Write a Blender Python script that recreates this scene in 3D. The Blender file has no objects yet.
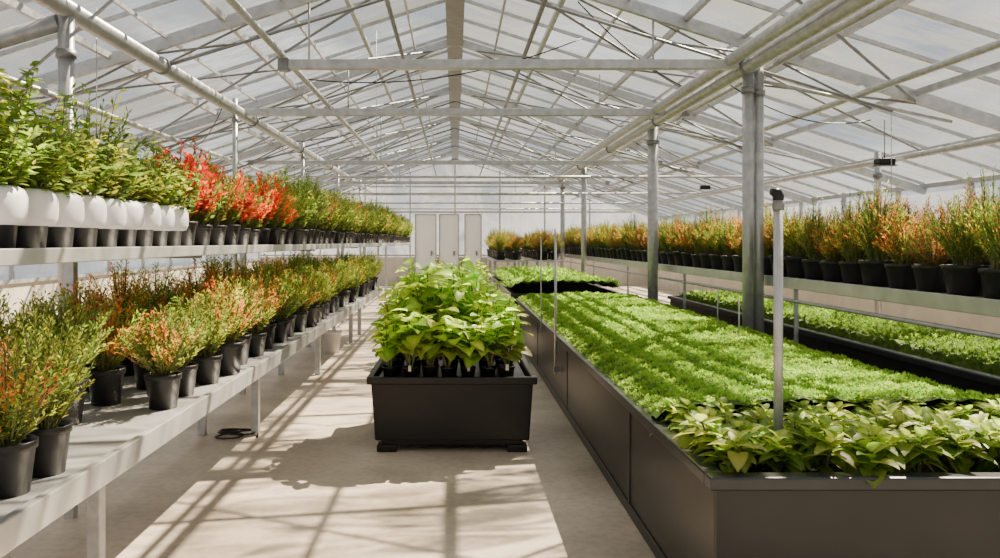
import bpy, math, random
from mathutils import Vector, Matrix
C = bpy.context.scene.collection
R = random.Random(7)
EYE = 1.45
# ---------------------------------------------------------------- materials
def mat(name, col, rough=.5, metal=0., noise=None, scale=8., bump=0., spec=None):
    m = bpy.data.materials.new(name); m.use_nodes = True
    nt = m.node_tree; b = nt.nodes['Principled BSDF']
    b.inputs['Base Color'].default_value = (*col, 1); b.inputs['Roughness'].default_value = rough
    b.inputs['Metallic'].default_value = metal
    if spec is not None: b.inputs['Specular IOR Level'].default_value = spec
    if noise:
        tc = nt.nodes.new('ShaderNodeTexCoord'); n = nt.nodes.new('ShaderNodeTexNoise')
        n.inputs['Scale'].default_value = scale; n.inputs['Detail'].default_value = 6
        nt.links.new(tc.outputs['Object'], n.inputs['Vector'])
        r = nt.nodes.new('ShaderNodeValToRGB')
        r.color_ramp.elements[0].position = .3; r.color_ramp.elements[0].color = (*noise, 1)
        r.color_ramp.elements[1].position = .7; r.color_ramp.elements[1].color = (*col, 1)
        nt.links.new(n.outputs['Fac'], r.inputs['Fac']); nt.links.new(r.outputs['Color'], b.inputs['Base Color'])
        if bump:
            bp = nt.nodes.new('ShaderNodeBump'); bp.inputs['Strength'].default_value = bump
            nt.links.new(n.outputs['Fac'], bp.inputs['Height']); nt.links.new(bp.outputs['Normal'], b.inputs['Normal'])
    return m
M = {}
M['galv'] = mat('galvanised_steel', (.52,.53,.54), .40, .5, (.36,.37,.385), 14)
M['galv_dark'] = mat('dull_steel', (.25,.26,.27), .45, .5, (.17,.18,.185), 10)
M['bench'] = mat('bench_aluminium', (.58,.58,.585), .32, .5, (.43,.44,.45), 6)
M['black'] = mat('black_plastic', (.006,.006,.0065), .36, 0, (.009,.009,.0095), 20, spec=.3)
M['pot'] = mat('pot_plastic', (.007,.007,.0075), .42, 0, (.012,.012,.013), 30, spec=.35)
M['bed'] = mat('bed_panel', (.018,.0185,.020), .36, .2, (.012,.0125,.014), 5)
M['bedrim'] = mat('bed_rim', (.045,.047,.052), .30, .4, (.03,.032,.036), 7)
M['soil'] = mat('soil', (.030,.020,.013), .95, 0, (.012,.008,.005), 60, .6)
M['white'] = mat('white_sleeve', (.78,.77,.79), .5, 0, (.66,.66,.70), 9)
M['stem'] = mat('stem', (.13,.17,.04), .7, 0, (.10,.07,.03), 20)
M['concrete'] = mat('knee_wall', (.64,.60,.53), .8, 0, (.52,.48,.42), 3)
M['door'] = mat('door_white', (.92,.93,.94), .5, 0, (.87,.89,.90), 2)
M['matbase'] = mat('mat_base', (.12,.20,.025), .9, 0, (.05,.10,.012), 30, .4)
M['glow'] = mat('lamp_glass', (.7,.7,.68), .3)
M['tag'] = mat('tag_white', (.55,.52,.45), .5)

def floor_mat():
    m = bpy.data.materials.new('concrete_floor'); m.use_nodes = True; nt = m.node_tree
    b = nt.nodes['Principled BSDF']; L = nt.links
    tc = nt.nodes.new('ShaderNodeTexCoord')
    n1 = nt.nodes.new('ShaderNodeTexNoise'); n1.inputs['Scale'].default_value = 1.3; n1.inputs['Detail'].default_value = 9
    n2 = nt.nodes.new('ShaderNodeTexNoise'); n2.inputs['Scale'].default_value = 22; n2.inputs['Detail'].default_value = 8
    for n in (n1, n2): L.new(tc.outputs['Object'], n.inputs['Vector'])
    r = nt.nodes.new('ShaderNodeValToRGB')
    r.color_ramp.elements[0].position = .36; r.color_ramp.elements[0].color = (.38,.315,.245,1)
    r.color_ramp.elements[1].position = .62; r.color_ramp.elements[1].color = (.62,.53,.425,1)
    L.new(n1.outputs['Fac'], r.inputs['Fac'])
    mx = nt.nodes.new('ShaderNodeMix'); mx.data_type = 'RGBA'; mx.blend_type = 'MULTIPLY'; mx.inputs[0].default_value = .4
    L.new(r.outputs['Color'], mx.inputs[6])
    r2 = nt.nodes.new('ShaderNodeValToRGB'); r2.color_ramp.elements[0].color = (.55,.55,.55,1); r2.color_ramp.elements[0].position=.3
    r2.color_ramp.elements[1].position=.6
    L.new(n2.outputs['Fac'], r2.inputs['Fac']); L.new(r2.outputs['Color'], mx.inputs[7])
    L.new(mx.outputs[2], b.inputs['Base Color'])
    b.inputs['Roughness'].default_value = .5
    bp = nt.nodes.new('ShaderNodeBump'); bp.inputs['Strength'].default_value = .12
    L.new(n2.outputs['Fac'], bp.inputs['Height']); L.new(bp.outputs['Normal'], b.inputs['Normal'])
    return m
M['floor'] = floor_mat()

def glass_mat(name, lo, hi, tint, sc, pane=None):
    m = bpy.data.materials.new(name); m.use_nodes = True; nt = m.node_tree; nt.nodes.clear(); L = nt.links
    out = nt.nodes.new('ShaderNodeOutputMaterial')
    tr = nt.nodes.new('ShaderNodeBsdfTransparent'); tr.inputs[0].default_value = (.96,.97,.98,1)
    tl = nt.nodes.new('ShaderNodeBsdfTranslucent'); tl.inputs[0].default_value = (*tint,1)
    gl = nt.nodes.new('ShaderNodeBsdfGlossy'); gl.inputs['Roughness'].default_value = .25; gl.inputs[0].default_value = (.7,.74,.78,1)
    df = nt.nodes.new('ShaderNodeBsdfDiffuse'); df.inputs[0].default_value = (*tint,1)
    tc = nt.nodes.new('ShaderNodeTexCoord'); mp = nt.nodes.new('ShaderNodeMapping'); mp.inputs['Scale'].default_value = sc
    n = nt.nodes.new('ShaderNodeTexNoise'); n.inputs['Scale'].default_value = 1; n.inputs['Detail'].default_value = 8
    n.inputs['Distortion'].default_value = 1.6; n.inputs['Roughness'].default_value = .66
    L.new(tc.outputs['Object'], mp.inputs[0]); L.new(mp.outputs[0], n.inputs['Vector'])
    mr = nt.nodes.new('ShaderNodeMapRange'); mr.inputs[1].default_value = .40; mr.inputs[2].default_value = .60
    mr.inputs[3].default_value = lo; mr.inputs[4].default_value = hi
    L.new(n.outputs['Fac'], mr.inputs[0]); fac = mr.outputs[0]
    if pane:
        sn = nt.nodes.new('ShaderNodeVectorMath'); sn.operation='SNAP'; sn.inputs[1].default_value = pane
        ad = nt.nodes.new('ShaderNodeVectorMath'); ad.operation='ADD'; ad.inputs[1].default_value=(22,3.0,0)
        L.new(tc.outputs['Object'], ad.inputs[0]); L.new(ad.outputs[0], sn.inputs[0])
        wn = nt.nodes.new('ShaderNodeTexWhiteNoise'); L.new(sn.outputs[0], wn.inputs['Vector'])
        mr2 = nt.nodes.new('ShaderNodeMapRange'); mr2.inputs[3].default_value=-.28; mr2.inputs[4].default_value=.34; L.new(wn.outputs['Value'], mr2.inputs[0])
        a_ = nt.nodes.new('ShaderNodeMath'); a_.operation='ADD'; a_.use_clamp=True; L.new(fac,a_.inputs[0]); L.new(mr2.outputs[0],a_.inputs[1]); fac=a_.outputs[0]
    a = nt.nodes.new('ShaderNodeMixShader'); a.inputs[0].default_value = .4; L.new(tl.outputs[0], a.inputs[1]); L.new(df.outputs[0], a.inputs[2])
    a2 = nt.nodes.new('ShaderNodeMixShader'); a2.inputs[0].default_value = .12; L.new(a.outputs[0], a2.inputs[1]); L.new(gl.outputs[0], a2.inputs[2])
    b = nt.nodes.new('ShaderNodeMixShader'); L.new(fac, b.inputs[0]); L.new(tr.outputs[0], b.inputs[1]); L.new(a2.outputs[0], b.inputs[2])
    L.new(b.outputs[0], out.inputs[0]); return m
M['roof'] = glass_mat('roof_glass', .03, .80, (.20,.22,.235), (1.0,3.4,1), (1.1,.81,50))
M['wallglass'] = glass_mat('wall_glass', .10, .50, (.66,.66,.64), (1,.5,.6))

def leaf_mat():
    m = bpy.data.materials.new('leaf'); m.use_nodes = True; nt = m.node_tree; L = nt.links
    b = nt.nodes['Principled BSDF']; out = nt.nodes['Material Output']
    at = nt.nodes.new('ShaderNodeAttribute'); at.attribute_name = 'Col'
    oi = nt.nodes.new('ShaderNodeObjectInfo'); mr = nt.nodes.new('ShaderNodeMapRange')
    mr.inputs[3].default_value = .78; mr.inputs[4].default_value = 1.35; L.new(oi.outputs['Random'], mr.inputs[0])
    hs = nt.nodes.new('ShaderNodeHueSaturation'); L.new(at.outputs['Color'], hs.inputs['Color']); L.new(mr.outputs[0], hs.inputs['Value'])
    L.new(hs.outputs[0], b.inputs['Base Color']); b.inputs['Roughness'].default_value = .45
    tl = nt.nodes.new('ShaderNodeBsdfTranslucent')
    h2 = nt.nodes.new('ShaderNodeHueSaturation'); h2.inputs['Value'].default_value = 1.9; h2.inputs['Saturation'].default_value = 1.02
    L.new(hs.outputs[0], h2.inputs['Color']); L.new(h2.outputs[0], tl.inputs[0])
    mx = nt.nodes.new('ShaderNodeMixShader'); mx.inputs[0].default_value = .52
    L.new(b.outputs[0], mx.inputs[1]); L.new(tl.outputs[0], mx.inputs[2]); L.new(mx.outputs[0], out.inputs[0]); return m
M['leaf'] = leaf_mat()
# ---------------------------------------------------------------- mesh helpers
class MB:
    def __init__(s): s.v=[]; s.f=[]; s.sm=[]; s.c=[]
    def box(s, x0,x1,y0,y1,z0,z1):
        i=len(s.v); s.v += [(x0,y0,z0),(x1,y0,z0),(x1,y1,z0),(x0,y1,z0),(x0,y0,z1),(x1,y0,z1),(x1,y1,z1),(x0,y1,z1)]
        for q in ((0,3,2,1),(4,5,6,7),(0,1,5,4),(1,2,6,5),(2,3,7,6),(3,0,4,7)): s.f.append(tuple(i+k for k in q)); s.sm.append(False)
        return s
    def hexa(s, pts):
        i=len(s.v); s.v += [tuple(p) for p in pts]
        for q in ((0,3,2,1),(4,5,6,7),(0,1,5,4),(1,2,6,5),(2,3,7,6),(3,0,4,7)): s.f.append(tuple(i+k for k in q)); s.sm.append(False)
        return s
    def path(s, pts, r, n=8, cap=True):
        pts=[Vector(p) for p in pts]; rr = r if isinstance(r,(list,tuple)) else [r]*len(pts); base=len(s.v)
        for k,p in enumerate(pts):
            t = (pts[min(k+1,len(pts)-1)]-pts[max(k-1,0)])
            t = t.normalized() if t.length>1e-9 else Vector((0,0,1))
            a = Vector((0,0,1)) if abs(t.z)<.9 else Vector((1,0,0))
            u=t.cross(a).normalized(); w=t.cross(u)
            for j in range(n):
                an=2*math.pi*j/n; s.v.append(tuple(p+(u*math.cos(an)+w*math.sin(an))*rr[k]))
        for k in range(len(pts)-1):
            for j in range(n):
                a=base+k*n+j; b=base+k*n+(j+1)%n; s.f.append((a,a+n,b+n,b)); s.sm.append(n>4)
        if cap:
            s.f.append(tuple(base+j for j in range(n))); s.sm.append(False)
            s.f.append(tuple(base+(len(pts)-1)*n+n-1-j for j in range(n))); s.sm.append(False)
        return s
    def beam(s, p0,p1,w,h):
        p0=Vector(p0);p1=Vector(p1);t=(p1-p0).normalized(); a=Vector((0,0,1)) if abs(t.z)<.95 else Vector((0,1,0))
        u=t.cross(a).normalized()*w/2; k=u.cross(t).normalized()*h/2
        return s.hexa([p0-u-k,p0+u-k,p1+u-k,p1-u-k,p0-u+k,p0+u+k,p1+u+k,p1-u+k])
    def lathe(s, prof, n=20, c=(0,0), capb=True, capt=False):
        base=len(s.v)
        for r,z in prof:
            for j in range(n): a=2*math.pi*j/n; s.v.append((c[0]+r*math.cos(a),c[1]+r*math.sin(a),z))
        for k in range(len(prof)-1):
            for j in range(n):
                a=base+k*n+j;b=base+k*n+(j+1)%n; s.f.append((a,b,b+n,a+n)); s.sm.append(True)
        if capb: s.f.append(tuple(base+n-1-j for j in range(n))); s.sm.append(False)
        if capt: s.f.append(tuple(base+(len(prof)-1)*n+j for j in range(n))); s.sm.append(False)
        return s
    # leaves
    def leaf(s, p,d,nn,Ln,W,c, fold=.25):
        side=d.cross(nn)
        if side.length<1e-4: side=d.cross(Vector((1,.3,.2)))
        side.normalize(); up=side.cross(d); i=len(s.v); m=p+d*Ln*.5; e=up*W*fold
        s.v += [tuple(p),tuple(m+side*W*.5+e),tuple(p+d*Ln),tuple(m-side*W*.5+e)]
        s.f += [(i,i+1,i+2),(i,i+2,i+3)]; s.sm += [False]*2; s.c += [c]*4
    def bigleaf(s, p,d,nn,Ln,W,c, curl=.3, fold=.18):
        side=d.cross(nn)
        if side.length<1e-4: side=d.cross(Vector((1,.3,.2)))
        side.normalize(); up=side.cross(d); i=len(s.v); s.v.append(tuple(p)); s.c.append(c)
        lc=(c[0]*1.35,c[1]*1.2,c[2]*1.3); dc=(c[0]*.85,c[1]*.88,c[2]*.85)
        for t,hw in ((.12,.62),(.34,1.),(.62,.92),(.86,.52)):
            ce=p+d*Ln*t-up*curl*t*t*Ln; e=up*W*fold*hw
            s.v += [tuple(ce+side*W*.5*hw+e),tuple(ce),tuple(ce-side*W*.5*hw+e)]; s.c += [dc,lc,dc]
        s.v.append(tuple(p+d*Ln-up*curl*1.05*Ln)); s.c.append(c)
        F=[(i,i+1,i+2),(i,i+2,i+3)]
        for k in range(3):
            a=i+1+3*k; F += [(a,a+3,a+4,a+1),(a+1,a+4,a+5,a+2)]
        F += [(i+10,i+13,i+11),(i+11,i+13,i+12)]
        s.f += F; s.sm += [True]*len(F)
    def mesh(s, name, m):
        me=bpy.data.meshes.new(name); me.from_pydata(s.v,[],s.f); me.materials.append(m)
        me.polygons.foreach_set('use_smooth', s.sm)
        if s.c:
            at=me.color_attributes.new('Col','FLOAT_COLOR','POINT'); fl=[]
            for c in s.c: fl += [c[0],c[1],c[2],1.]
            at.data.foreach_set('color', fl)
        me.update(); return me
    def obj(s, name, m, parent=None, loc=None):
        o=bpy.data.objects.new(name, s.mesh(name,M[m])); C.objects.link(o)
        if parent: o.parent=parent
        if loc: o.location=loc
        return o
def bevel(o, w=.006, seg=2):
    b=o.modifiers.new('bevel','BEVEL'); b.width=w; b.segments=seg; b.limit_method='ANGLE'; return o
def tag(o,label,cat,group=None,kind=None):
    o['label']=label; o['category']=cat
    if group: o['group']=group
    if kind: o['kind']=kind
    return o
def empty(name, loc=(0,0,0), rz=0):
    o=bpy.data.objects.new(name,None); C.objects.link(o); o.location=loc; o.rotation_euler=(0,0,rz); o.empty_display_size=.1; return o
def dup(root, loc, rz, sc=1.):
    r=root.copy(); C.objects.link(r); r.location=loc; r.rotation_euler=(0,0,rz); r.scale=(sc,sc,sc)
    for ch in list(root.children):
        c=ch.copy(); C.objects.link(c); c.parent=r
    return r
ones=['','first','second','third','fourth','fifth','sixth','seventh','eighth','ninth','tenth','eleventh','twelfth','thirteenth','fourteenth','fifteenth','sixteenth','seventeenth','eighteenth','nineteenth']
tens={2:('twentieth','twenty'),3:('thirtieth','thirty'),4:('fortieth','forty'),5:('fiftieth','fifty'),6:('sixtieth','sixty'),7:('seventieth','seventy')}
def ordw(n):
    if n<20: return ones[n]
    a,b=divmod(n,10); return tens[a][0] if b==0 else tens[a][1]+'-'+ones[b]
def struct(o): o['kind']='structure'; return o
# ---------------------------------------------------------------- setting
XW=6.5; Y0=-3.; Y1=26.; ZR=4.35; SL=.32; ZE=ZR-SL*XW
def rz_(x): return ZR-SL*abs(x)
struct(MB().box(-XW-.3,XW+.3,Y0,Y1+.3,-.1,0).obj('floor','floor'))
cl=MB()
cl.v=[(-XW,Y0,ZE),(0,Y0,ZR),(0,Y1,ZR),(-XW,Y1,ZE),(XW,Y0,ZE),(XW,Y1,ZE)]
cl.f=[(0,3,2,1),(1,2,5,4)]; cl.sm=[False,False]
ceil=struct(cl.obj('ceiling','roof'))
for s in (-1,1):
    y=Y0
    while y<=Y1+.01:
        MB().beam((0,y,ZR-.02),(s*XW,y,ZE-.02),.03,.035).obj('glazing_bar','galv',ceil); y+=.81
    for x in (.55,1.1,1.65,2.2,2.75,3.3,4.4,5.5):
        w_=.045 if x not in (.55,1.65,2.75) else .025
        MB().beam((s*x,Y0,rz_(x)-.07),(s*x,Y1,rz_(x)-.07),w_,w_*1.3).obj('purlin','galv',ceil)
FR=[-2.2,.95,4.2,7.42,10.75,14,17.3,20.5,23.7]
for y in FR:
    for s in (-1,1):
        MB().beam((0,y,ZR-.12),(s*XW,y,ZE-.12),.06,.10).obj('rafter','galv',ceil)
        for a,b in ((.0,1.0),(2.0,1.0),(2.0,3.0),(4.0,3.0)):
            MB().path([(s*a,y+.05,rz_(a)-.14 if a in(0.,) else rz_(a)-.34),(s*b,y+.05,rz_(b)-.15)],.012,6).obj('truss_strut','galv_dark',ceil)
        MB().path([(0,y+.05,ZR-.36),(s*4.2,y+.05,rz_(4.2)-.30)],.015,6).obj('truss_chord','galv_dark',ceil)
bevel(MB().box(-.11,.11,Y0,Y1,ZR-.19,ZR-.03).obj('ridge_beam','galv_dark',ceil))
for s in (-1,1):
    for i,y in enumerate(FR[1:-1]):
        a=(s*.3,y,rz_(.3)-.16); b=(s*4.4,FR[i+2],rz_(4.4)-.16)
        MB().path([a,b],.015,6).obj('wind_brace','galv_dark',ceil)
        MB().path([(s*4.4,y,rz_(4.4)-.17),(s*.3,FR[i+2],rz_(.3)-.17)],.013,6).obj('wind_brace','galv_dark',ceil)
        MB().path([(s*1.65,y,rz_(1.65)-.13),(s*5.5,y+1.6,rz_(5.5)-.13)],.012,6).obj('wind_brace','galv_dark',ceil)
def sidewall(name,s):
    w=struct(MB().box(min(s*XW,s*(XW+.15)),max(s*XW,s*(XW+.15)),Y0,Y1,0,.85).obj(name,'concrete'))
    g=MB(); x=s*XW; g.v=[(x,Y0,.85),(x,Y1,.85),(x,Y1,ZE),(x,Y0,ZE)]; g.f=[(0,1,2,3)]; g.sm=[False]; g.obj('glazing','wallglass',w)
    y=Y0
    while y<=Y1: MB().box(x-.03,x+.03,y-.025,y+.025,.85,ZE).obj('mullion','galv',w); y+=1.6
    for z in (.87,1.5,ZE-.05): MB().box(x-.04,x+.04,Y0,Y1,z-.03,z+.03).obj('rail','galv',w)
    return w
sidewall('wall_left',-1); sidewall('wall_right',1)
wf=struct(MB().box(-XW,XW,Y1,Y1+.15,0,.95).obj('wall_far','concrete'))
g=MB(); g.v=[(-XW,Y1+.05,.95),(XW,Y1+.05,.95),(XW,Y1+.05,ZE),(0,Y1+.05,ZR),(-XW,Y1+.05,ZE)]; g.f=[(0,1,2,3,4)]; g.sm=[False]; g.obj('glazing','wallglass',wf)
for i in range(-4,5):
    MB().box(i*1.5-.025,i*1.5+.025,Y1-.02,Y1+.04,.95,rz_(i*1.5)-.03).obj('mullion','galv',wf)
for z in (1.0,2.45,3.3):
    hx=min(XW,(ZR-z)/SL); MB().box(-hx,hx,Y1-.03,Y1+.03,z-.03,z+.03).obj('rail','galv',wf)
def door(name,x0,x1,zt):
    d=struct(MB().box(x0,x1,Y1-.10,Y1-.04,0.0,zt).obj(name,'door'))
    MB().box(x0-.04,x0,Y1-.14,Y1-.03,0,zt+.04).obj('door_frame','galv',d); MB().box(x1,x1+.04,Y1-.14,Y1-.03,0,zt+.04).obj('door_frame','galv',d)
    MB().box(x0,x1,Y1-.14,Y1-.03,zt,zt+.04).obj('door_frame','galv',d)
    MB().box(x1-.16,x1-.1,Y1-.16,Y1-.1,1.0,1.15).obj('door_handle','galv_dark',d)
door('door_1',-1.3,-.65,2.35); door('door_2',-.5,.1,2.35); door('door_3',.35,.85,2.35)
# ---------------------------------------------------------------- posts and pipes
PX=2.8; PH=EYE+1.68
def post(x,y,z0,r,ztop,label,group,mt='galv'):
    t=empty('support_post',(x,y,z0)); tag(t,label,'post',group)
    MB().path([(0,0,0),(0,0,ztop-z0)],r,14).obj('shaft',mt,t)
    bevel(MB().box(-r*1.3,r*1.3,-r*1.3,r*1.3,0,.015).obj('base_plate','galv_dark',t),.003)
    MB().lathe([(r*1.25,ztop-z0-.30),(r*1.25,ztop-z0-.24)],14,capt=True).obj('collar','galv_dark',t)
    return t
for i,(y,zt) in enumerate([(5.6,PH-.06),(9.9,rz_(PX)-.18),(14.3,rz_(PX)-.18),(18.6,rz_(PX)-.18),(23.,rz_(PX)-.18)]):
    post(-PX,y,0,.056 if i==0 else .032,zt,f'grey steel post behind the left plant shelves, {ordw(i+1)} from the camera','left row of posts')
SOIL=.56
post(PX+.01,7.46,0,.052,rz_(PX)-.28,'thick grey steel post behind the near green bed, the left of a pair','right posts')
post(PX+.12,7.48,0,.048,rz_(PX)-.30,'thick grey steel post behind the near green bed, the right of a pair','right posts')
post(PX+.05,11.2,0,.075,PH+.02,'broad grey steel post between the near green bed and the right shelf, farther back','right posts')
post(PX+.05,17.2,0,.06,PH+.02,'slim grey steel post beside the farther green bed','right posts')
post(PX+.05,20.6,0,.06,PH+.02,'grey steel post among the far benches on the right side','right posts')
post(5.0,9.2,0,.04,rz_(5)-.24,'grey steel post far right behind the right shelf, near the hanging lamp','right posts')
def pipe(name,p0,p1,r,label,cat='pipe',group=None,m='galv',n=12):
    o=MB().path([p0,p1],r,n).obj(name,m); return tag(o,label,cat,group)
YP=25.9
gl_='long overhead pipes'
def gutter(s,label,twin):
    t=empty('roof_gutter',(0,0,0)); tag(t,label,'gutter','roof gutters')
    MB().path([(s*PX,Y0,PH),(s*PX,YP,PH)],.072,14).obj('channel','galv',t)
    if twin: MB().path([(s*(PX-.17),Y0,PH+.05),(s*(PX-.17),YP,PH+.05)],.06,14).obj('channel','galv',t)
    for y in FR[1:]:
        MB().path([(s*PX,y-.03,PH),(s*PX,y+.03,PH)],.084,14).obj('joint_collar','galv_dark',t)
gutter(-1,'thick grey gutter pipe running overhead along the left row of posts',False)
gutter(1,'thick double gutter pipe running overhead above the right green bed',True)
pipe('overhead_pipe',(-1.65,Y0,EYE+1.78),(-1.65,YP,EYE+1.78),.032,'thin grey pipe above the aisle, just inside the left gutter',group=gl_)
pipe('overhead_pipe',(3.05,Y0,EYE+1.70),(3.05,YP,EYE+1.70),.035,'medium grey pipe running right beside the right gutter',group=gl_)
pipe('overhead_pipe',(3.9,Y0,EYE+1.42),(3.9,YP,EYE+1.42),.032,'grey overhead pipe above the right plant shelf',group=gl_)
pipe('overhead_pipe',(5.2,Y0,EYE+.98),(5.2,YP,EYE+.98),.035,'grey pipe farthest right, nearest the right glass wall',group=gl_)
pipe('overhead_pipe',(-3.9,Y0,EYE+1.42),(-3.9,YP,EYE+1.42),.035,'grey pipe farthest left, beyond the left gutter',group=gl_)
pipe('overhead_pipe',(-.62,Y0,EYE+2.2),(-.62,YP,EYE+2.2),.024,'thin grey pipe high under the roof, left of the ridge',group=gl_,m='galv_dark')
pipe('overhead_pipe',(.8,Y0,EYE+2.15),(.8,YP,EYE+2.15),.024,'thin grey pipe high under the roof, right of the ridge',group=gl_,m='galv_dark')
BH=1.70
for i,(y,x0,x1,w) in enumerate([(7.46,-1.68,2.8,.09),(10.2,-2.85,3.05,.095),(14.7,-3.9,3.9,.075),(19.7,-3.9,3.9,.075),(24.5,-3.9,3.9,.07)]):
    h_=BH if i<2 else 1.50
    t=empty('tie_beam',(0,y,EYE+h_)); tag(t,f'horizontal steel beam crossing above the aisle, {ordw(i+1)} from the camera','beam','cross beams')
    bevel(MB().box(x0,x1,-w*.5,w*.5,-w*.5,w*.5).obj('bar','galv',t),.008)
    for x in (x0+.04,x1-.04): MB().box(x-.05,x+.05,-w*.62,w*.62,-w*.62,w*.62).obj('bracket','galv_dark',t)
    for x in (-1.4,1.9): MB().path([(x,0,0),(x,0,rz_(x)-EYE-h_-.1)],.011,6).obj('hanger_rod','galv',t)
for i,y in enumerate((12.2,16.4,20.4,24.)):
    o=pipe('cross_pipe',(-5.1,y,EYE+1.02),(5.1,y,EYE+1.02),.02,f'thin cross pipe lower than the beams, {ordw(i+1)} from the camera',group='thin cross pipes')
pipe('side_strut',(-2.85,5.6,PH-.1),(-6.4,5.6,PH-1.15),.062,'thick grey strut sloping from nearest left post to left wall','strut')
for i,y in enumerate((7.42,10.75,14)):
    pipe('side_strut',(2.85,y+.1,PH-.1),(4.8,y+.1,rz_(4.8)-.2),.018,f'thin strut from right gutter down to right roof, {ordw(i+1)} from camera','strut','right roof struts')
for i,(x,y) in enumerate([(-2.95,6.4),(-3.2,5.2),(-.95,9.4),(4.6,8.2),(5.6,7.2)]):
    z0=1.9 if x>0 else 1.75
    pipe('hanging_wire',(x,y,z0),(x,y,rz_(x)-.03),.004,['thin wire hanging above the tall green plants, right one','thin wire hanging above the tall green plants, left one','thin wire hanging over the far left of the aisle','thin wire hanging between the right lamps','thin wire hanging at far right of the roof'][i],'wire','hanging wires',n=5)
def sag(p0,p1,d,n=16):
    p0=Vector(p0);p1=Vector(p1); return [tuple(p0.lerp(p1,k/n)-Vector((0,0,d*4*(k/n)*(1-k/n)))) for k in range(n+1)]
cabs=[((1.2,7.6,3.8),(2.75,9.0,3.2),.10,'cable drooping from roof to right gutter, nearest the camera'),((2.8,8.2,3.18),(4.6,8.6,2.8),.2,'cable sagging from right gutter toward the near hanging lamp'),
((-2.8,9.4,3.10),(-3.9,11.4,2.85),.15,'cable sagging beyond the left gutter'),((-1.65,8.6,3.25),(1.4,8.6,3.7),.2,'cable drooping diagonally across the aisle below the ridge'),
((2.8,12.7,3.18),(5.2,13.8,2.45),.18,'cable sagging toward the right glass wall, mid distance'),((-.62,12.,3.63),(-2.8,12.3,3.2),.12,'cable drooping from ridge pipe to left gutter')]
for a,b,d,l in cabs: tag(MB().path(sag(a,b,d),.007,5).obj('overhead_cable','black'),l,'cable','overhead cables')
for i,(x,y,z) in enumerate([(4.75,8.6,2.30),(4.95,15.4,2.5)]):
    t=empty('hanging_lamp',(x,y,z)); t.scale=(.65,.65,.65); tag(t,['small black lamp hanging nearest camera above right shelf','small black lamp hanging farther away near right wall'][i],'lamp','hanging lamps')
    MB().path([(0,0,.1),(0,0,(rz_(x)-z-.03)/.65)],.008,6).obj('rod','galv_dark',t)
    bevel(MB().box(-.14,.14,-.1,.1,.02,.11).obj('housing','black',t),.015)
    MB().hexa([(-.17,-.13,-.02),(.17,-.13,-.02),(.17,.13,-.02),(-.17,.13,-.02),(-.12,-.08,.03),(.12,-.08,.03),(.12,.08,.03),(-.12,.08,.03)]).obj('reflector','black',t)
    MB().box(-.13,.13,-.09,.09,-.026,-.018).obj('lamp_glass','glow',t)
# ---------------------------------------------------------------- left shelves
BZ=.72; YB0=1.2; YB1=12.4; YS1=23.
t=empty('plant_bench',(0,0,0)); tag(t,'long aluminium lower bench holding black potted shrubs on the left','bench')
MB().box(-1.97,-1.17,YB0,YB1,BZ-.03,BZ).obj('bench_top','bench',t)
bevel(MB().box(-1.185,-1.155,YB0,YB1,BZ-.075,BZ+.012).obj('front_lip','bench',t),.004)
bevel(MB().box(-1.985,-1.955,YB0,YB1,BZ-.085,BZ+.03).obj('back_lip','bench',t),.004)
for y in (1.5,3.25,5.85,8.5,11.2,12.2):
    for x in (-1.5,-1.9): bevel(MB().box(x-.028,x+.028,y-.028,y+.028,0.0,BZ-.03).obj('leg','galv',t),.004)
    bevel(MB().box(-1.95,-1.2,y-.02,y+.02,BZ-.085,BZ-.03).obj('cross_bar','galv_dark',t),.003)
MB().box(-1.92,-1.88,YB0+.2,YB1-.1,.20,.24).obj('stretcher','galv_dark',t)
SZ=1.425
t=empty('plant_shelf',(0,0,0)); tag(t,'long narrow upper shelf with red and green potted plants on the left','shelf')
MB().box(-1.98,-1.31,YB0,YS1,SZ-.02,SZ).obj('shelf_board','bench',t)
bevel(MB().box(-1.32,-1.295,YB0,YS1,SZ-.045,SZ+.006).obj('front_lip','bench',t),.004)
bevel(MB().box(-1.70,-1.66,YB0,YS1,SZ-.05,SZ-.02).obj('under_rail','galv',t),.004)
for y in (1.6,4.1,7.42,10.75,14,17.3,20.5,22.8):
    MB().box(-2.05,-1.34,y-.02,y+.02,SZ-.06,SZ-.02).obj('bracket','galv_dark',t)
    MB().box(-2.05,-2.0,y-.025,y+.025,0,SZ-.02).obj('upright','galv',t)
# ---------------------------------------------------------------- right shelf
RZ=1.12; RY0=3.0; RY1=24.8
t=empty('plant_shelf',(0,0,0)); tag(t,'long grey shelf of wide black pots standing behind the right green bed','shelf')
MB().box(3.0,3.62,RY0,RY1,RZ-.02,RZ).obj('shelf_board','bench',t)
bevel(MB().box(2.985,3.01,RY0,RY1,RZ-.085,RZ+.012).obj('front_lip','bench',t),.005)
MB().path([(3.04,RY0,RZ-.20),(3.04,RY1,RZ-.20)],.016,8).obj('lower_rail','galv',t)
for y in (3.6,7.0,10.4,13.8,17.2,20.6,24.4):
    bevel(MB().box(3.055,3.085,y-.018,y+.018,0,RZ-.02).obj('leg','galv',t),.004)
    MB().box(3.08,3.58,y-.018,y+.018,RZ-.06,RZ-.02).obj('bracket','galv_dark',t)
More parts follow.
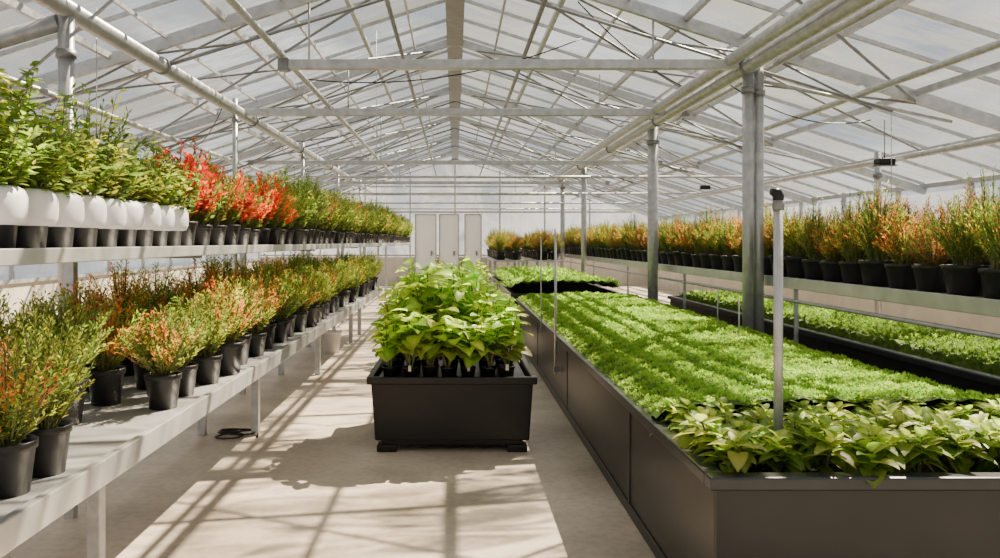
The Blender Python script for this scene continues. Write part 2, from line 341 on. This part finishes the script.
# ---------------------------------------------------------------- beds
def bed(x0,x1,y0,y1,h,label,group):
    t=empty('planting_bed',(x0,y0,0)); tag(t,label,'planter bed',group)
    w=x1-x0; l=y1-y0
    def rim_panel(bx,name,m='bed'):
        return bevel(MB().box(*bx).obj(name,m,t),.008)
    rim_panel((0.03,w-.03,.03,.05,0,h-.03),'end_panel'); rim_panel((0.03,w-.03,l-.05,l-.03,0,h-.03),'end_panel')
    rim_panel((.03,.05,.05,l-.05,0,h-.03),'side_panel'); rim_panel((w-.05,w-.03,.05,l-.05,0,h-.03),'side_panel')
    for bx in ((0,w,0,.07,h-.05,h),(0,w,l-.07,l,h-.05,h),(0,.07,.07,l-.07,h-.05,h),(w-.07,w,.07,l-.07,h-.05,h)):
        rim_panel(bx,'rim','bedrim')
    y=1.4
    while y<l-.3:
        rim_panel((.024,.03,y-.015,y+.015,.0,h-.05),'seam_rib'); y+=2.3
    rim_panel((.02,.03,.1,l-.1,.0,.06),'kickboard')
    MB().box(.05,w-.05,.05,l-.05,h-.3,SOIL).obj('soil','soil',t)
    return t
BX=2.72
bed(.90,BX,2.74,11.5,.62,'long black planting bed nearest camera, full of bright green crop','planting beds')
bed(3.14,4.3,2.9,11.5,.66,'narrower black planting bed beyond the right shelf','planting beds')
bed(.90,BX,12.5,18.9,.62,'farther black planting bed behind the long green one, right of aisle','planting beds')

GREEN=[(.19,.33,.04),(.25,.39,.055),(.15,.28,.03),(.29,.42,.065),(.22,.36,.045)]
def hnoise(x,y): return .5*math.sin(x*5.1+1.3*math.sin(y*2.3))+.5*math.sin(y*4.7+1.1*math.sin(x*3.7))
def jit(c,r,k=.25):
    f=1+r.uniform(-k,k); return (c[0]*f*(1+r.uniform(-.12,.12)),c[1]*f,c[2]*f)
def crop(name,x0,x1,y0,y1,top,sp,pal,label,seed,nl=13,ls=.045,mound=.04,rowa=.014):
    r=random.Random(seed)
    b=MB(); nx=int((x1-x0)/.05)+1; ny=int((y1-y0)/.05)+1
    def H(x,y):
        e=min(x-x0,x1-x,.14)/.14; m=(x-x0)/(x1-x0)
        row=rowa*math.cos(x*2*math.pi/.16+.8*math.sin(y*1.7))+rowa*math.sin(y*2*math.pi/.19+1.5*math.sin(x*3))
        near=.05*math.exp(-max(0,y-y0)/.5)
        return top-.045+near+mound*math.sin(math.pi*min(1,max(0,m)))**.6+.012*hnoise(x*1.6,y*1.6)+row-.06*(1-max(0,e))**2
    for j in range(ny+1):
        for i in range(nx+1):
            x=x0+(x1-x0)*i/nx; y=y0+(y1-y0)*j/ny; b.v.append((x,y,H(x,y)-.012))
    for j in range(ny):
        for i in range(nx): a=j*(nx+1)+i; b.f.append((a,a+1,a+nx+2,a+nx+1)); b.sm.append(True)
    f=MB(); y=y0
    while y<y1:
        k=1+max(0,(y-4.5))*.09; s=sp*k; x=x0+r.uniform(0,s)
        while x<x1:
            px=x+r.uniform(-.4,.4)*s; py=y+r.uniform(-.4,.4)*s
            px=min(max(px,x0),x1); py=min(max(py,y0),y1)
            base=Vector((px,py,H(px,py)+r.uniform(-.004,.004)))
            tone=pal[int((hnoise(px*.9+seed,py*.7)+1)*2.49)%len(pal)] if r.random()<.5 else r.choice(pal)
            hv=(H(px,py)-(top-.045)-mound*.7)/.03
            for q in range(nl):
                az=r.uniform(0,6.283); el=r.uniform(.3,1.45); ce=math.cos(el); d=Vector((math.cos(az)*ce,math.sin(az)*ce,math.sin(el)))
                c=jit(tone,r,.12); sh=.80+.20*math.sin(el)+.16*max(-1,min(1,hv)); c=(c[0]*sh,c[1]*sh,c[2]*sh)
                L_=ls*k*r.uniform(.7,1.4)
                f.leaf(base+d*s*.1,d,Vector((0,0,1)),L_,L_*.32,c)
            x+=s
        y+=s*.9
    o=f.obj(name,'leaf'); tag(o,label,'crop',None,'stuff')
    b.obj('undergrowth','matbase',o)
    return o
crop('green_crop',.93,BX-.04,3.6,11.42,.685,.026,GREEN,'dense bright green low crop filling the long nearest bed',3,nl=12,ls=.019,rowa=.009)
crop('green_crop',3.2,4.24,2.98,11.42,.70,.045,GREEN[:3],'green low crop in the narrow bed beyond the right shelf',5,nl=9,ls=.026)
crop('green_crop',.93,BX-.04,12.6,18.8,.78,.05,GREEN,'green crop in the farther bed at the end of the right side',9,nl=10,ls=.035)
# ---------------------------------------------------------------- plant prototypes
def pot_mb(r1,h):
    r0=r1*.74
    return MB().lathe([(r0,0),(r1*.93,h*.82),(r1*.95,h*.83),(r1,h*.835),(r1*1.02,h*.99),(r1*.99,h),(r1*.92,h*.99),(r1*.9,h*.86)],22)
def shrub(seed,h,w,ns,nl,ll,lw,pal,z0,big=False,upright=.5,r0=.03,minT=.15,lift=.5,vary=.2,mid=False):
    r=random.Random(seed); f=MB(); st=MB()
    for i in range(ns):
        az=6.283*i/ns*2.4+r.uniform(-.4,.4); rad=w*.5*math.sqrt(r.uniform(.02,1)); hh=h*(1-.38*(rad/(w*.5))**2)*r.uniform(1-vary*1.3,1+vary*.5)
        p0=Vector((math.cos(az)*r0*r.random(),math.sin(az)*r0*r.random(),z0)); p2=Vector((math.cos(az)*rad,math.sin(az)*rad,z0+hh))
        p1=Vector((p2.x*(1-upright)*.9+p0.x*.2,p2.y*(1-upright)*.9,z0+hh*.55))
        B=lambda t:(p0*(1-t)**2+p1*2*t*(1-t)+p2*t*t)
        pl=r.choice(pal) if isinstance(pal,list) else pal
        st.path([B(0),B(.35),B(.7),B(.97)],[.004,.0032,.0025,.001] if not big else [.007,.006,.0045,.003],4,False)
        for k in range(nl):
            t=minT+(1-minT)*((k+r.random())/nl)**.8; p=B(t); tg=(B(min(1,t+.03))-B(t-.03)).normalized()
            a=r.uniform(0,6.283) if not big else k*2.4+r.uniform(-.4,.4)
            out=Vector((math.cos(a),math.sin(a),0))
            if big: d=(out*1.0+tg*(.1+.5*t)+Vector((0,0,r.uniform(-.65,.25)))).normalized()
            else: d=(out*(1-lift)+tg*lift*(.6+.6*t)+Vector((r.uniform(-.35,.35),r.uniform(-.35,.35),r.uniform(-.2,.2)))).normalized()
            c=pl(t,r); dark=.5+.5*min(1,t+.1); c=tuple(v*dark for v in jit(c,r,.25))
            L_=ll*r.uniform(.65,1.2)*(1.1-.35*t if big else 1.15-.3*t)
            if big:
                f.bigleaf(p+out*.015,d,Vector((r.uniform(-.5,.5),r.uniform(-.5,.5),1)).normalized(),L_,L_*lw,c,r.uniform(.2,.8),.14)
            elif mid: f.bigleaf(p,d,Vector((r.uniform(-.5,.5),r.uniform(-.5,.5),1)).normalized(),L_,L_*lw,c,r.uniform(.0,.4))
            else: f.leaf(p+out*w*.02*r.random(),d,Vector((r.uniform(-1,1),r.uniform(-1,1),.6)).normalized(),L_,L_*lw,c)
    return f.mesh('foliage',M['leaf']), st.mesh('stem',M['stem'])
def P_green(t,r): return r.choice([(.15,.23,.035),(.20,.29,.045),(.11,.18,.03)])
def P_dark(t,r): return r.choice([(.10,.18,.025),(.14,.22,.03),(.22,.31,.045)])
def P_yel(t,r): return r.choice([(.30,.34,.05),(.40,.41,.06),(.21,.27,.04)])
def P_orange(t,r): return r.choice([(.52,.18,.05),(.44,.23,.05),(.29,.23,.04),(.56,.12,.04)]) if t>.55 else r.choice([(.18,.21,.03),(.25,.22,.04)])
def P_red(t,r): return r.choice([(.64,.06,.02),(.52,.03,.02),(.68,.15,.03)]) if t>.38 and r.random()<.9 else (.15,.19,.03)
def P_rust(t,r): return r.choice([(.38,.12,.05),(.42,.16,.06),(.24,.17,.04)])
def P_basil(t,r): return r.choice([(.31,.45,.06),(.40,.53,.085),(.23,.37,.05),(.47,.57,.11)])
hid=[]
def proto(name,cat,pr,ph,fol,sleeve=False):
    t=empty(name,(0,0,-50)); t['category']=cat
    pot_mb(pr,ph).obj('pot','pot',t)
    MB().lathe([(.001,ph*.86),(pr*.9,ph*.86)],18,capb=False).obj('soil','soil',t)
    for nm,me in zip(('foliage','stem'),fol):
        o=bpy.data.objects.new(nm,me); C.objects.link(o); o.parent=t
    if sleeve:
        q=.087
        MB().lathe([(q*.80,.078),(q*.98,.082),(q*1.08,.105),(q*1.10,.135),(q*1.08,.165),(q*.96,.188),(q*.78,.199),(q*.62,.196),(q*.58,.17)],24,capb=False).obj('pot_sleeve','white',t)
    hid.append(t); return t
def variants(n,name,cat,pr,ph,h,w,ns,nl,ll,lw,pal,seed,**k):
    sl=k.pop('sleeve',False)
    return [proto(name,cat,pr,ph,shrub(seed+i*13,h*(1+.08*(i-1)),w*(1-.05*(i-1)),ns,nl,ll,lw,pal,ph*.85,**k),sl) for i in range(n)]
K={}
L_=dict(lift=.5,vary=.34,upright=.5)
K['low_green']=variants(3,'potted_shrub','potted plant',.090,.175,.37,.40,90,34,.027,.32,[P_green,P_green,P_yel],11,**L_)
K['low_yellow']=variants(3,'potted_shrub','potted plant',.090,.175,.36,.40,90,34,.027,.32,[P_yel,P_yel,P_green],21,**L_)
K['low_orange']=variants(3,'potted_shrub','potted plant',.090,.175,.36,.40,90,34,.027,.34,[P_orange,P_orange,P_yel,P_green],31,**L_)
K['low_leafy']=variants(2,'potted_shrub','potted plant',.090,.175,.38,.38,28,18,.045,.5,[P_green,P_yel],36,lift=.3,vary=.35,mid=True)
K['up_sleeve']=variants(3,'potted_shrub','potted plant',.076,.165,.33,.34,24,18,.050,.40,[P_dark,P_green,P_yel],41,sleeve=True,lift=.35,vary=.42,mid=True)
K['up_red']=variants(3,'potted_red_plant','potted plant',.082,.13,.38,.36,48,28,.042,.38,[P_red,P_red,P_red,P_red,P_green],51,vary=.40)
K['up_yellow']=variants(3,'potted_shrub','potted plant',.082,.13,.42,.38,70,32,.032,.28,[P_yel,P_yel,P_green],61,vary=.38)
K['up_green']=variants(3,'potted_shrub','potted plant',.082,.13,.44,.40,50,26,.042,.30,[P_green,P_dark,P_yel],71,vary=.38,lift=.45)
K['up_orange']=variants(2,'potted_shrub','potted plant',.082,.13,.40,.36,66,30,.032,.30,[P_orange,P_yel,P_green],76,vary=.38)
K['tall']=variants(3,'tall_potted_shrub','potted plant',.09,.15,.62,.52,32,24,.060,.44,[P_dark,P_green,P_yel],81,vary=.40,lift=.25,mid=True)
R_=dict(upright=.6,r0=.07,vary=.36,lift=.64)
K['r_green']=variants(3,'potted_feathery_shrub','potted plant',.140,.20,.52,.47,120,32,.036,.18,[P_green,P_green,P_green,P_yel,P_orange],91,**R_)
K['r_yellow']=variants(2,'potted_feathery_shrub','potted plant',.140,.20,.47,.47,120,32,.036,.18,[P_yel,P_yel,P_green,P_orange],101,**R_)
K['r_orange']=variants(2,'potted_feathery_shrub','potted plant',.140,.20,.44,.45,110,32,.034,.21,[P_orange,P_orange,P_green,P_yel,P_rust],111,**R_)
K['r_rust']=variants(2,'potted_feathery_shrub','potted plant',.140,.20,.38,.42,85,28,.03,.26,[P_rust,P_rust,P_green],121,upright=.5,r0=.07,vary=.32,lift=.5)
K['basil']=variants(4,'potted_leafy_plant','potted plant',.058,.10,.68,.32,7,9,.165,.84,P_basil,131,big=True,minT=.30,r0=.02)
LOOK={'low_green':'green bushy shrub in black pot','low_yellow':'yellow-green bushy shrub in black pot','low_orange':'orange-tipped bushy shrub in black pot','low_leafy':'green leafy shrub in black pot',
'up_sleeve':'dark green leafy plant in white-sleeved pot','up_red':'bright red-topped plant in black pot','up_yellow':'yellow-green shrub in black pot','up_green':'fresh green shrub in black pot','up_orange':'orange-tipped shrub in black pot',
'tall':'tall dark green leafy shrub in pot','r_green':'green feathery shrub, wide black pot','r_yellow':'yellow-green feathery shrub, wide black pot','r_orange':'orange feathery shrub, wide black pot','r_rust':'low rusty brown shrub, wide black pot','basil':'broad-leaved light green plant in small pot'}
def put(kind,x,y,z,n,where,group,sc=None):
    p=R.choice(K[kind]); o=dup(p,(x,y,z),R.uniform(0,6.28),sc or R.uniform(.90,1.08))
    tag(o,f'{LOOK[kind]}, {ordw(n)} from near end, {where}','potted plant',group); return o
# lower left bench
ys=[2.26,2.46]; y=3.40
while y<12.2: ys.append(y); y+=.31 if y<4.3 else .34
for n,y in enumerate(ys):
    kind = ['low_orange','low_yellow'][n] if n<2 else ('low_orange' if n in(2,5,7,8) else R.choice(['low_green','low_yellow','low_orange','low_green','low_yellow','low_orange']))
    put(kind,(-1.29 if n!=1 else -1.27)+R.uniform(-.03,.03),y+(R.uniform(-.03,.03) if n>1 else 0),BZ,n+1,'front row, lower left bench','pots on the lower left bench', .88 if n<2 else R.uniform(.82,1.06))
y=3.12;n=0
while y<12.2:
    n+=1; put(R.choice(['low_green','low_yellow','low_orange','low_leafy']),-1.55+R.uniform(-.03,.03),y,BZ,n,'middle row, lower left bench','pots on the lower left bench',R.uniform(.90,1.15)); y+=.39
y=2.9;n=0
while y<11.:
    n+=1; put(R.choice(['low_green','low_orange','low_yellow']),-1.83,y,BZ,n,'back row, lower left bench','pots on the lower left bench',R.uniform(.98,1.15)); y+=.46
# upper left shelf
y=2.38;n=0
while y<22.8:
    n+=1
    if y<3.95: k='up_sleeve'; st=.180
    elif y<6.2: k=R.choice(['up_red','up_red','up_red','up_red','up_orange']); st=.27
    elif y<8: k=R.choice(['up_yellow','up_yellow','up_green','up_orange']); st=.30
    else: k=R.choice(['up_yellow','up_green','up_yellow','up_orange']); st=.38
    sc=R.uniform(.98,1.02) if k=='up_sleeve' else R.uniform(.82,1.05) if y<6.2 else R.uniform(.92,1.1)+min(.25,(y-6)*.03)
    put(k,-1.41,y,SZ,n,'front row, upper left shelf','pots on the upper left shelf',sc); y+=st
y=2.42;n=0
while y<22.6:
    n+=1
    if y<3.1: k='tall'; st=.34
    elif y<4.4: k=R.choice(['up_green','tall']); st=.33
    elif y<6.2: k=R.choice(['up_red','up_red','up_yellow','up_green']); st=.36
    else: k=R.choice(['up_green','up_yellow']); st=.44
    put(k,-1.76,y,SZ,n,'back row, upper left shelf','pots on the upper left shelf',.80 if (k=='tall' and y>3.1) else 1.08 if k=='tall' else R.uniform(1.05,1.25)+min(.2,max(0,y-6)*.03)); y+=st
# right shelf
y=4.15;n=0
while y<24.6:
    n+=1; k=['r_rust','r_green','r_green','r_rust','r_orange','r_green','r_yellow','r_orange'][n-1] if n<9 else R.choice(['r_green','r_yellow','r_orange','r_green','r_rust','r_orange'])
    put(k,3.16,y,RZ,n,'front row, right shelf','wide pots on the right shelf',R.uniform(.84,1.04)+(.1 if y>12 else 0)); y+=.33 if y<8 else .38
y=3.75;n=0
while y<24.6:
    n+=1; put(R.choice(['r_green','r_yellow','r_green','r_orange']),3.47,y,RZ,n,'back row, right shelf','wide pots on the right shelf',R.uniform(.95,1.18)); y+=.43
# far benches lengthwise
for bi,(bx0,bx1,nm) in enumerate([(.95,1.75,'left far bench'),(2.0,2.72,'right far bench')]):
    t=empty('plant_bench',((bx0+bx1)/2,22.2,0)); tag(t,f'grey bench of shrubs at the far right end, the {["one beside the aisle","one beside the shelf"][bi]}','bench','far benches')
    w2=(bx1-bx0)/2
    MB().box(-w2,w2,-2.9,2.9,.95,1.0).obj('bench_top','bench',t)
    for x in (-w2+.05,w2-.05):
        for yy in (-2.8,0,2.8): MB().box(x-.03,x+.03,yy-.03,yy+.03,0,.95).obj('leg','galv',t)
    n=0
    for j in range(9):
        for x in (bx0+.2,bx1-.2):
            n+=1; o=dup(R.choice(K[R.choice(['r_green','r_yellow','r_orange','r_green'])]),(x,19.6+j*.62,1.0),R.random()*6,R.uniform(1.0,1.25))
            tag(o,f'feathery shrub in black pot on the {nm}, {ordw(n)} from its near left corner','potted plant','pots on the far benches')
# ---------------------------------------------------------------- tub carts
def tub(x,y,w,l,h,label,group):
    t=empty('planter_tub',(x,y,0)); tag(t,label,'planter',group)
    b=MB()
    def ring(w_,l_,z): return [(-w_/2,-l_/2,z),(w_/2,-l_/2,z),(w_/2,l_/2,z),(-w_/2,l_/2,z)]
    def shell(rings,mb):
        i0=len(mb.v)
        for r_ in rings: mb.v += r_
        for k in range(len(rings)-1):
            for j in range(4): mb.f.append((i0+4*k+j,i0+4*k+(j+1)%4,i0+4*k+4+(j+1)%4,i0+4*k+4+j)); mb.sm.append(False)
    shell([ring(w-.10,l-.10,.085),ring(w-.05,l-.05,h-.04),ring(w-.09,l-.09,h-.04),ring(w-.14,l-.14,.10)],b)
    b.f.append((3,2,1,0)); b.sm.append(False)
    bevel(b.obj('tub_body','black',t),.014,3)
    rm=MB(); shell([ring(w-.05,l-.05,h-.055),ring(w,l,h-.05),ring(w+.005,l+.005,h),ring(w-.08,l-.08,h),ring(w-.09,l-.09,h-.05)],rm)
    bevel(rm.obj('rim','black',t),.008,3)
    bevel(MB().box(-w/2+.09,w/2-.09,-l/2+.09,l/2-.09,.04,.09).obj('base_skirt','black',t),.01)
    for sx in (-1,1):
        for sy in (-1,1):
            cx=sx*(w/2-.13); cy=sy*(l/2-.13); bevel(MB().box(cx-.07,cx+.07,cy-.06,cy+.06,0,.05).obj('foot','black',t),.008)
    MB().box(-w/2+.06,w/2-.06,-l/2+.06,l/2-.06,h-.055,h-.04).obj('tray','black',t)
    return t
tub(-.02,5.85,1.16,1.12,.53,'black plastic tub in the aisle nearest camera with tall leafy plants','aisle tubs')
rows=['front row','second row','third row','back row']
TZ=.492
for j in range(4):
    for i in range(7):
        p=R.choice(K['basil']); u=abs(i-2.8)/3.3
        sc=[.74,.98,1.08,.96][j]*(1.08-.32*u*u)*R.uniform(.90,1.07)
        o=dup(p,(-.04-.41+i*.136+R.uniform(-.015,.015),5.42+j*.25+R.uniform(-.03,.03),TZ),R.random()*6.28,R.uniform(.86,1.08) if j==0 else 1.)
        for ch in o.children:
            if ch.name.startswith(('foliage','stem')):
                q=1.0-.30*u; ch.scale=(q,q,sc); ch.location=(0,0,.08*(1-sc))
        if j==0 and i in (1,4,6):
            MB().box(-.010,.010,-.064,-.062,.075,.115).obj('plant_tag','tag',o).rotation_euler=(0,0,-o.rotation_euler.z)
        tag(o,f'broad-leaved green plant in small pot, {ordw(i+1)} from left, {rows[j]} of nearest tub','potted plant','leafy plants in the aisle tub')
def tubplants(x,y,w,l,tubname,sc0):
    n=0
    for j in range(2):
        for i in range(4):
            n+=1; p=R.choice(K['basil']); o=dup(p,(x-w*.34+i*w*.68/3,y-l*.22+j*l*.44,TZ),R.random()*6,sc0)
            tag(o,f'shorter leafy green plant in the {tubname}, {ordw(n)} counted from its near left corner','potted plant','leafy plants in the far tubs')
tub(.0,9.6,1.16,1.12,.53,'second black plastic tub in the aisle, behind the nearest tub','aisle tubs'); tubplants(0,9.6,1.1,1.1,'second aisle tub',.72)
tub(.05,13.2,1.16,1.12,.53,'third black plastic tub in the aisle, farthest away','aisle tubs'); tubplants(.05,13.2,1.1,1.1,'third aisle tub',.85)
# ---------------------------------------------------------------- leafy plants at near end of bed
bp=[]
for i in range(4):
    r=random.Random(500+i); f=MB(); st=MB(); t=empty('leafy_bed_plant',(0,0,-50))
    for s in range(6):
        az=s*1.256+r.uniform(-.3,.3); rad=r.uniform(.02,.09) if s else 0; h=r.uniform(.09,.20)
        top=Vector((math.cos(az)*rad,math.sin(az)*rad,h)); st.path([(0,0,0),tuple(top*.6),tuple(top)],.004,5,False)
        for k in range(9):
            a=k*2.4+r.uniform(-.3,.3); u=k/8
            d=Vector((math.cos(a)*(1-u*.5),math.sin(a)*(1-u*.5),.05+u*.8)).normalized()
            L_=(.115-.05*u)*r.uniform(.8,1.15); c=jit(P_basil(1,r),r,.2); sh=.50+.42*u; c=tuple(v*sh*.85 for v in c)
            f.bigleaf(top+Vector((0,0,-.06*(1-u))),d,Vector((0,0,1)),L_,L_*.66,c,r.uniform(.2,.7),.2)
    f.obj('foliage','leaf',t); st.obj('stem','stem',t); bp.append(t); hid.append(t)
rn=["front row","second row","third row","fourth row","back row"]
for j in range(5):
    for i in range(10):
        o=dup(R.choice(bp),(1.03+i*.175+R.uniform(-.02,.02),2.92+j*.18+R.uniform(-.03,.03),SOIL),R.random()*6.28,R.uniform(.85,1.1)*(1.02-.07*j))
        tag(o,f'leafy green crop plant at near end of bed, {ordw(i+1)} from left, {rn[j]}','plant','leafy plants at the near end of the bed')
# ---------------------------------------------------------------- risers
t=empty('irrigation_riser',(1.28,3.08,SOIL)); tag(t,'thick steel riser pipe with black curved cap standing in the near bed','pipe')
MB().path([(0,0,0),(0,0,1.045)],.018,14).obj('pipe','galv',t)
MB().lathe([(.021,1.015),(.023,1.035),(.021,1.055)],14,capt=True).obj('collar','galv_dark',t)
MB().path([(0,0,1.045),(0,0,1.07),(-.006,0,1.085),(-.03,0,1.09)],[.019,.023,.023,.012],12).obj('cap','black',t)
for i,(y,zt,z0,lab) in enumerate([(6.85,1.57,.28,'thin grey stake clipped to the aisle side of the bed, nearer one'),(8.0,1.50,.5,'thin grey stake clipped to the aisle side of the bed, farther one')]):
    t=empty('stake',(.885,y,z0)); tag(t,lab,'stake','thin stakes on the bed side')
    MB().path([(0,0,0),(0,0,zt-z0)],.011 if i==0 else .006,8).obj('rod','galv',t)
    MB().box(-.016,.035,-.02,.02,.03,.07).obj('clip','galv_dark',t)
for i,(x,y) in enumerate([(2.3,6.3),(2.5,7.4),(1.9,4.6)]):
    pipe('stake',(x,y,SOIL),(x,y,1.0 if i<2 else .86),.005,['short thin stake in the bed beside the nearest thick post','short thin stake in the bed near the shelf edge','short thin stake low in the near crop'][i],'stake','short stakes in the crop',n=6)
# ---------------------------------------------------------------- under the bench
pts=[]
for k in range(46):
    a=k*.42; q=.07+.03*math.sin(k*.7)
    pts.append((-1.70+q*math.cos(a)*1.5+.002*k,5.75+q*math.sin(a)+.003*k,.012+.010*(k//15)))
pts += [(-1.5,5.95,.012),(-1.46,5.75,.010)]
tag(MB().path(pts,.007,7).obj('garden_hose','black'),'black hose coiled loosely on the floor under the left bench','hose')
pts=[(-1.3+.03*math.sin(k*.8),3.9+k*.22,BZ-.10-.05*abs(math.sin(k*.6))) for k in range(14)]
tag(MB().path(pts,.007,6).obj('drip_line','black'),'thin black drip line sagging beneath the front of the left bench','hose')
for i,(x,y,s) in enumerate([(-1.62,10.2,1.),(-1.75,10.75,.8)]):
    t=empty('bucket',(x,y,0)); t.scale=(s,s,s); tag(t,['larger white bucket on the floor under the far left bench','smaller white bucket behind the larger one under the left bench'][i],'bucket','white buckets')
    MB().lathe([(.10,0),(.13,.26),(.14,.26),(.14,.28),(.125,.28),(.12,.25)],20).obj('body','white',t)
    MB().path([(.13*math.cos(a),0,.27+.10*math.sin(a)) for a in [math.pi*k/10 for k in range(11)]],.004,6).obj('handle','galv_dark',t)
for t in hid:
    for c in list(t.children): bpy.data.objects.remove(c)
    bpy.data.objects.remove(t)
# ---------------------------------------------------------------- light
w=bpy.data.worlds.new('world'); bpy.context.scene.world=w; w.use_nodes=True; nt=w.node_tree; bg=nt.nodes['Background']
tc=nt.nodes.new('ShaderNodeTexCoord'); mp=nt.nodes.new('ShaderNodeMapping'); mp.inputs['Scale'].default_value=(1,1,2.5)
n=nt.nodes.new('ShaderNodeTexNoise'); n.inputs['Scale'].default_value=5.5; n.inputs['Detail'].default_value=9
rp=nt.nodes.new('ShaderNodeValToRGB'); rp.color_ramp.elements[0].position=.42; rp.color_ramp.elements[0].color=(.50,.53,.57,1)
rp.color_ramp.elements[1].position=.60; rp.color_ramp.elements[1].color=(1,.99,.96,1)
nt.links.new(tc.outputs['Generated'],mp.inputs[0]); nt.links.new(mp.outputs[0],n.inputs['Vector']); nt.links.new(n.outputs['Fac'],rp.inputs['Fac']); nt.links.new(rp.outputs['Color'],bg.inputs['Color'])
bg.inputs['Strength'].default_value=1.2
sd=bpy.data.lights.new('sun','SUN'); sd.energy=27; sd.color=(1,.83,.60); sd.angle=math.radians(.5)
so=bpy.data.objects.new('sun',sd); C.objects.link(so)
so.rotation_euler=Vector((.46,.50,.74)).to_track_quat('Z','Y').to_euler()
# ---------------------------------------------------------------- camera
cd=bpy.data.cameras.new('camera'); cam=bpy.data.objects.new('camera',cd); C.objects.link(cam); bpy.context.scene.camera=cam
cam.location=(0,0,EYE); cam.rotation_euler=(math.radians(90),0,0); cd.lens=28; cd.sensor_width=36; cd.clip_start=.05
cd.shift_x=.045; cd.shift_y=-.037
